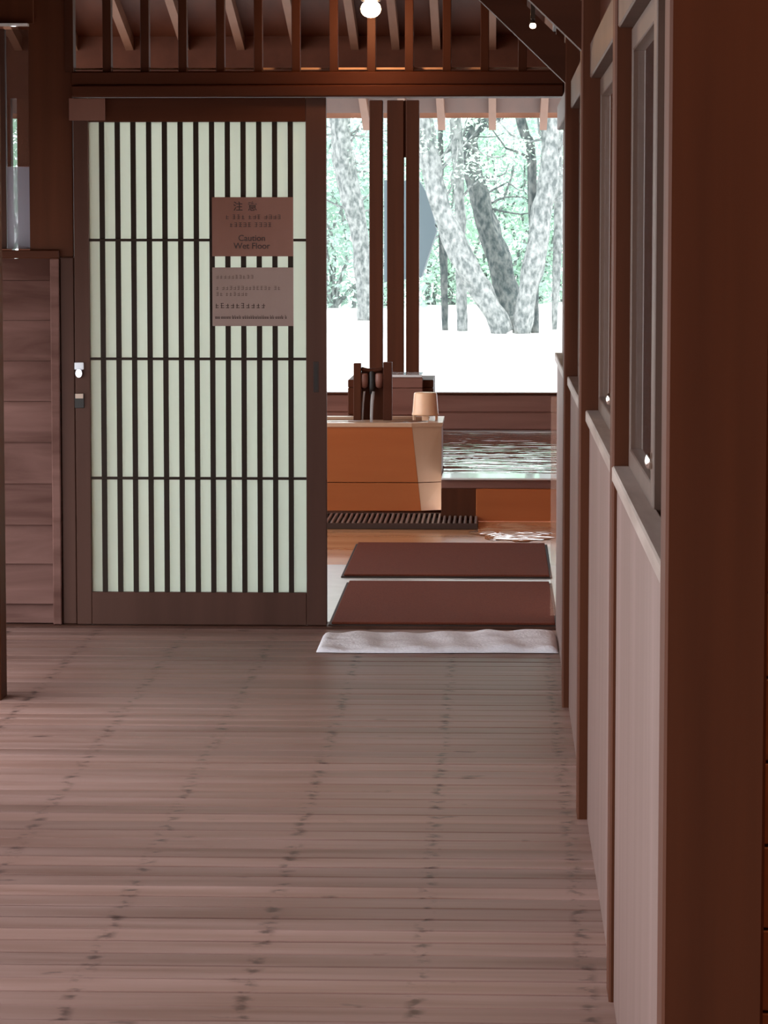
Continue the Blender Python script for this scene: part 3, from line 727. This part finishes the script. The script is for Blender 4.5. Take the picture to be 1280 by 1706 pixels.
# ================================================================== outside
bm = NB(); box(bm, -60, 60, YF + .12, 140, -.25, -.03); struct('ground', bm, M['ground'])
for a in ((-60, -3.75, -20, YF + .12), (1.7, 60, -20, YF + .12)):
    bm = NB(); box(bm, a[0], a[1], a[2], a[3], -.25, -.05); struct('ground', bm, M['ground'])

def leaves(bm, c, rad, n, size, rnd, squash=(1, 1, 1)):
    for _ in range(n):
        while True:
            p = Vector((rnd.uniform(-1, 1), rnd.uniform(-1, 1), rnd.uniform(-1, 1)))
            if p.length < 1: break
        p = Vector((p.x * squash[0], p.y * squash[1], p.z * squash[2])) * rad + c
        d = Vector((rnd.gauss(0, 1), rnd.gauss(0, 1), rnd.gauss(0, .7))).normalized(); e = d.cross(Vector((rnd.gauss(0, 1), rnd.gauss(0, 1), rnd.gauss(0, 1)))).normalized()
        l = size * rnd.uniform(.6, 1.3); ww = l * rnd.uniform(.32, .5)
        bm.faces.new([bm.verts.new(p - d * l / 2), bm.verts.new(p + e * ww / 2), bm.verts.new(p + d * l / 2), bm.verts.new(p - e * ww / 2)])
def tree(cor, Y, mt, label, ext=0, twigs=0, seed=1, crown=True, dy=0):
    """cor: (px, py, width px) along the trunk, from the foot up"""
    rnd = random.Random(seed)
    pts = [at(px, py, Y + dy * k) for k, (px, py, w_) in enumerate(cor)]; rad = [w_ / 2 * Y / F for _, _, w_ in cor]
    pts[0].z = min(pts[0].z, 0.0) - .03
    if ext:
        d = (pts[-1] - pts[-2]).normalized(); d = (d + Vector((0, 0, .5))).normalized()
        pts.append(pts[-1] + d * ext); rad.append(rad[-1] * .6)
    base = Vector((pts[0].x, pts[0].y, 0))
    t = thing('tree', label, 'tree', base, 'trees outside the windows')
    P_, R2 = resample(pts, rad, .09)
    bm = NB(); tube(bm, P_, R2, 16, True, .38, seed * 3.1); link('trunk', bm, mt, t, smooth=True)
    if twigs:
        bm = NB()
        for _ in range(twigs):
            k = rnd.randrange(len(P_) // 3, len(P_)); p = P_[k].copy(); d = Vector((rnd.choice((-1, 1)) * rnd.uniform(.5, 1), rnd.uniform(-.5, .5), rnd.uniform(-.1, .7))).normalized()
            q = [p]
            for j in range(7):
                d = (d + Vector((rnd.gauss(0, .3), rnd.gauss(0, .2), rnd.gauss(0, .3)))).normalized(); q.append(q[-1] + d * .16)
            tube(bm, q, [.022 * (1 - .11 * j) for j in range(8)], 6)
        link('twigs', bm, mt, t)
    if crown:
        bm = NB(); top = P_[-1]
        for _ in range(14):
            leaves(bm, top + Vector((rnd.uniform(-1.6, 1.6), rnd.uniform(-1.2, 1.2), rnd.uniform(.2, 2.2))), .75, 110, .16, rnd)
        for _ in range(9):
            k = rnd.randrange(len(P_) // 2, len(P_)); leaves(bm, P_[k] + Vector((rnd.uniform(-.5, .5), rnd.uniform(-.4, .5), rnd.uniform(-.2, .3))), .26, 45, .085, rnd)
        link('foliage', bm, M['leaf'], t)
    return t
YTR = 46.0
tree([(840, 553, 38), (812, 500, 36), (775, 440, 36), (745, 372, 34), (725, 310, 34), (712, 240, 32), (703, 190, 30)], YTR, M['bark'],
     'pale knobbly trunk leaning left across the middle of the window', 1.4, 9, 3)
tree([(771, 531, 16), (769, 470, 17), (768, 400, 17), (765, 310, 18), (758, 190, 18)], YTR + 1.2, M['bark'], 'slender upright trunk directly left of the thick dark curved trunk', 1.2, 4, 5)
tree([(742, 531, 10), (740, 470, 12), (738, 400, 13), (735, 330, 10), (734, 195, 8)], YTR + 1.6, M['bark_dark'], 'thinnest upright trunk, crossing behind the pale leaning trunk', 1.0, 3, 8)
tree([(848, 482, 42), (838, 450, 42), (818, 395, 38), (800, 330, 33), (786, 280, 28), (784, 232, 26), (800, 205, 28), (830, 188, 24)], YTR + 4, M['bark_dark'],
     'thick dark trunk curving up to the right in the right window', 1.2, 8, 11)
tree([(893, 306, 14), (886, 270, 15), (876, 225, 15), (866, 188, 15)], YTR + .3, M['bark_dark'], 'x', 1.0, 3, 15, True)
br = COL.objects[-1]
tree([(870, 553, 30), (877, 498, 32), (892, 430, 36), (905, 350, 34), (915, 290, 32), (920, 190, 30)], YTR, M['bark'],
     'pale broad trunk at the right of the window, forking upward', 1.3, 9, 17)
tree([(924, 551, 7), (926, 480, 13), (930, 400, 15), (931, 300, 14), (931, 190, 14)], YTR + 2.0, M['bark'], 'thin pale trunk at the far right edge of the window', 1.2, 4, 21)
tree([(610, 475, 24), (600, 400, 28), (585, 330, 34), (572, 260, 36), (566, 190, 34)], YTR + 7, M['bark'], 'grey trunk seen through the narrow left window beside the lattice door', 1.2, 12, 23)
for o in list(COL.objects):
    if o.get('label') == 'x':
        o['label'] = 'dark slanting stem meeting the pale broad trunk from the upper left'
        ch = [c for c in COL.objects if c.parent == o]
        # this stem springs from the fork of the broad trunk, not from the ground
        tr_ = [c for c in ch if c.name.startswith('trunk')][0]
        for c in ch: pass
# canvas shape behind the posts
bm = NB(); a, b, c_, d_ = at(699, 302, 47.5), at(716, 330, 47.5), at(727, 385, 47.5), at(702, 462, 47.5)
pp = [at(640, 300, 47.5), a, b, c_, d_, at(640, 470, 47.5)]
prism(bm, pp, [p + Vector((0, 1.2, 0)) for p in pp]); cv = link('tarpaulin', bm, M['canvas'])
tag(cv, 'blue-grey tarpaulin behind the leaning pale trunk', 'tarpaulin')
# fallen log
bm = NB(); p0, p1 = at(818, 489, YTR + 3.4), at(866, 493, YTR + 3.2); z_ = .07
p0.z = z_; p1.z = z_; P_, R2 = resample([p0, (p0 + p1) / 2 + Vector((0, 0, .02)), p1], [.07, .075, .06], .1)
tube(bm, P_, R2, 12, True, .3); tag(link('fallen_log', bm, M['bark_dark'], smooth=True), 'short log lying at the foot of the thick dark trunk', 'log')
# shrubs beyond the trees
rnd = random.Random(99)
slab = ['leafy shrub behind the narrow left window', 'leafy shrub hidden mostly by the lattice door', 'leafy shrub left of the dark window posts', 'leafy shrub behind the leaning pale trunk',
        'leafy shrub behind the thick dark trunk', 'leafy shrub behind the broad pale trunk', 'leafy shrub at the far right of the window', 'leafy shrub seen through the slit at the far left']
for k, px in enumerate((575, 430, 640, 735, 820, 880, 960, 10)):
    Y = 62 + (k * 37 % 9); c = at(px, 490, Y); c.z = 0
    t = thing('shrub', slab[k], 'shrub', c, 'shrubs beyond the trees')
    bm = NB()
    for _ in range(120):
        h = rnd.uniform(.1, 4.6); leaves(bm, c + Vector((rnd.uniform(-1.3, 1.3), rnd.uniform(-1, 1), h)), .5, 48, .15, rnd, (1.2, 1, .8))
    link('foliage', bm, M['leaf'] if k % 2 else M['leaf2'], t)
    bm = NB()
    for _ in range(7):
        q = [c + Vector((rnd.uniform(-.3, .3), 0, -.03))]; d = Vector((rnd.uniform(-.35, .35), rnd.uniform(-.2, .2), 1)).normalized()
        for j in range(8): d = (d + Vector((rnd.gauss(0, .2), rnd.gauss(0, .1), 0))).normalized(); q.append(q[-1] + d * .5)
        tube(bm, q, [.05 * (1 - .1 * j) for j in range(9)], 6)
    link('stems', bm, M['bark'], t)
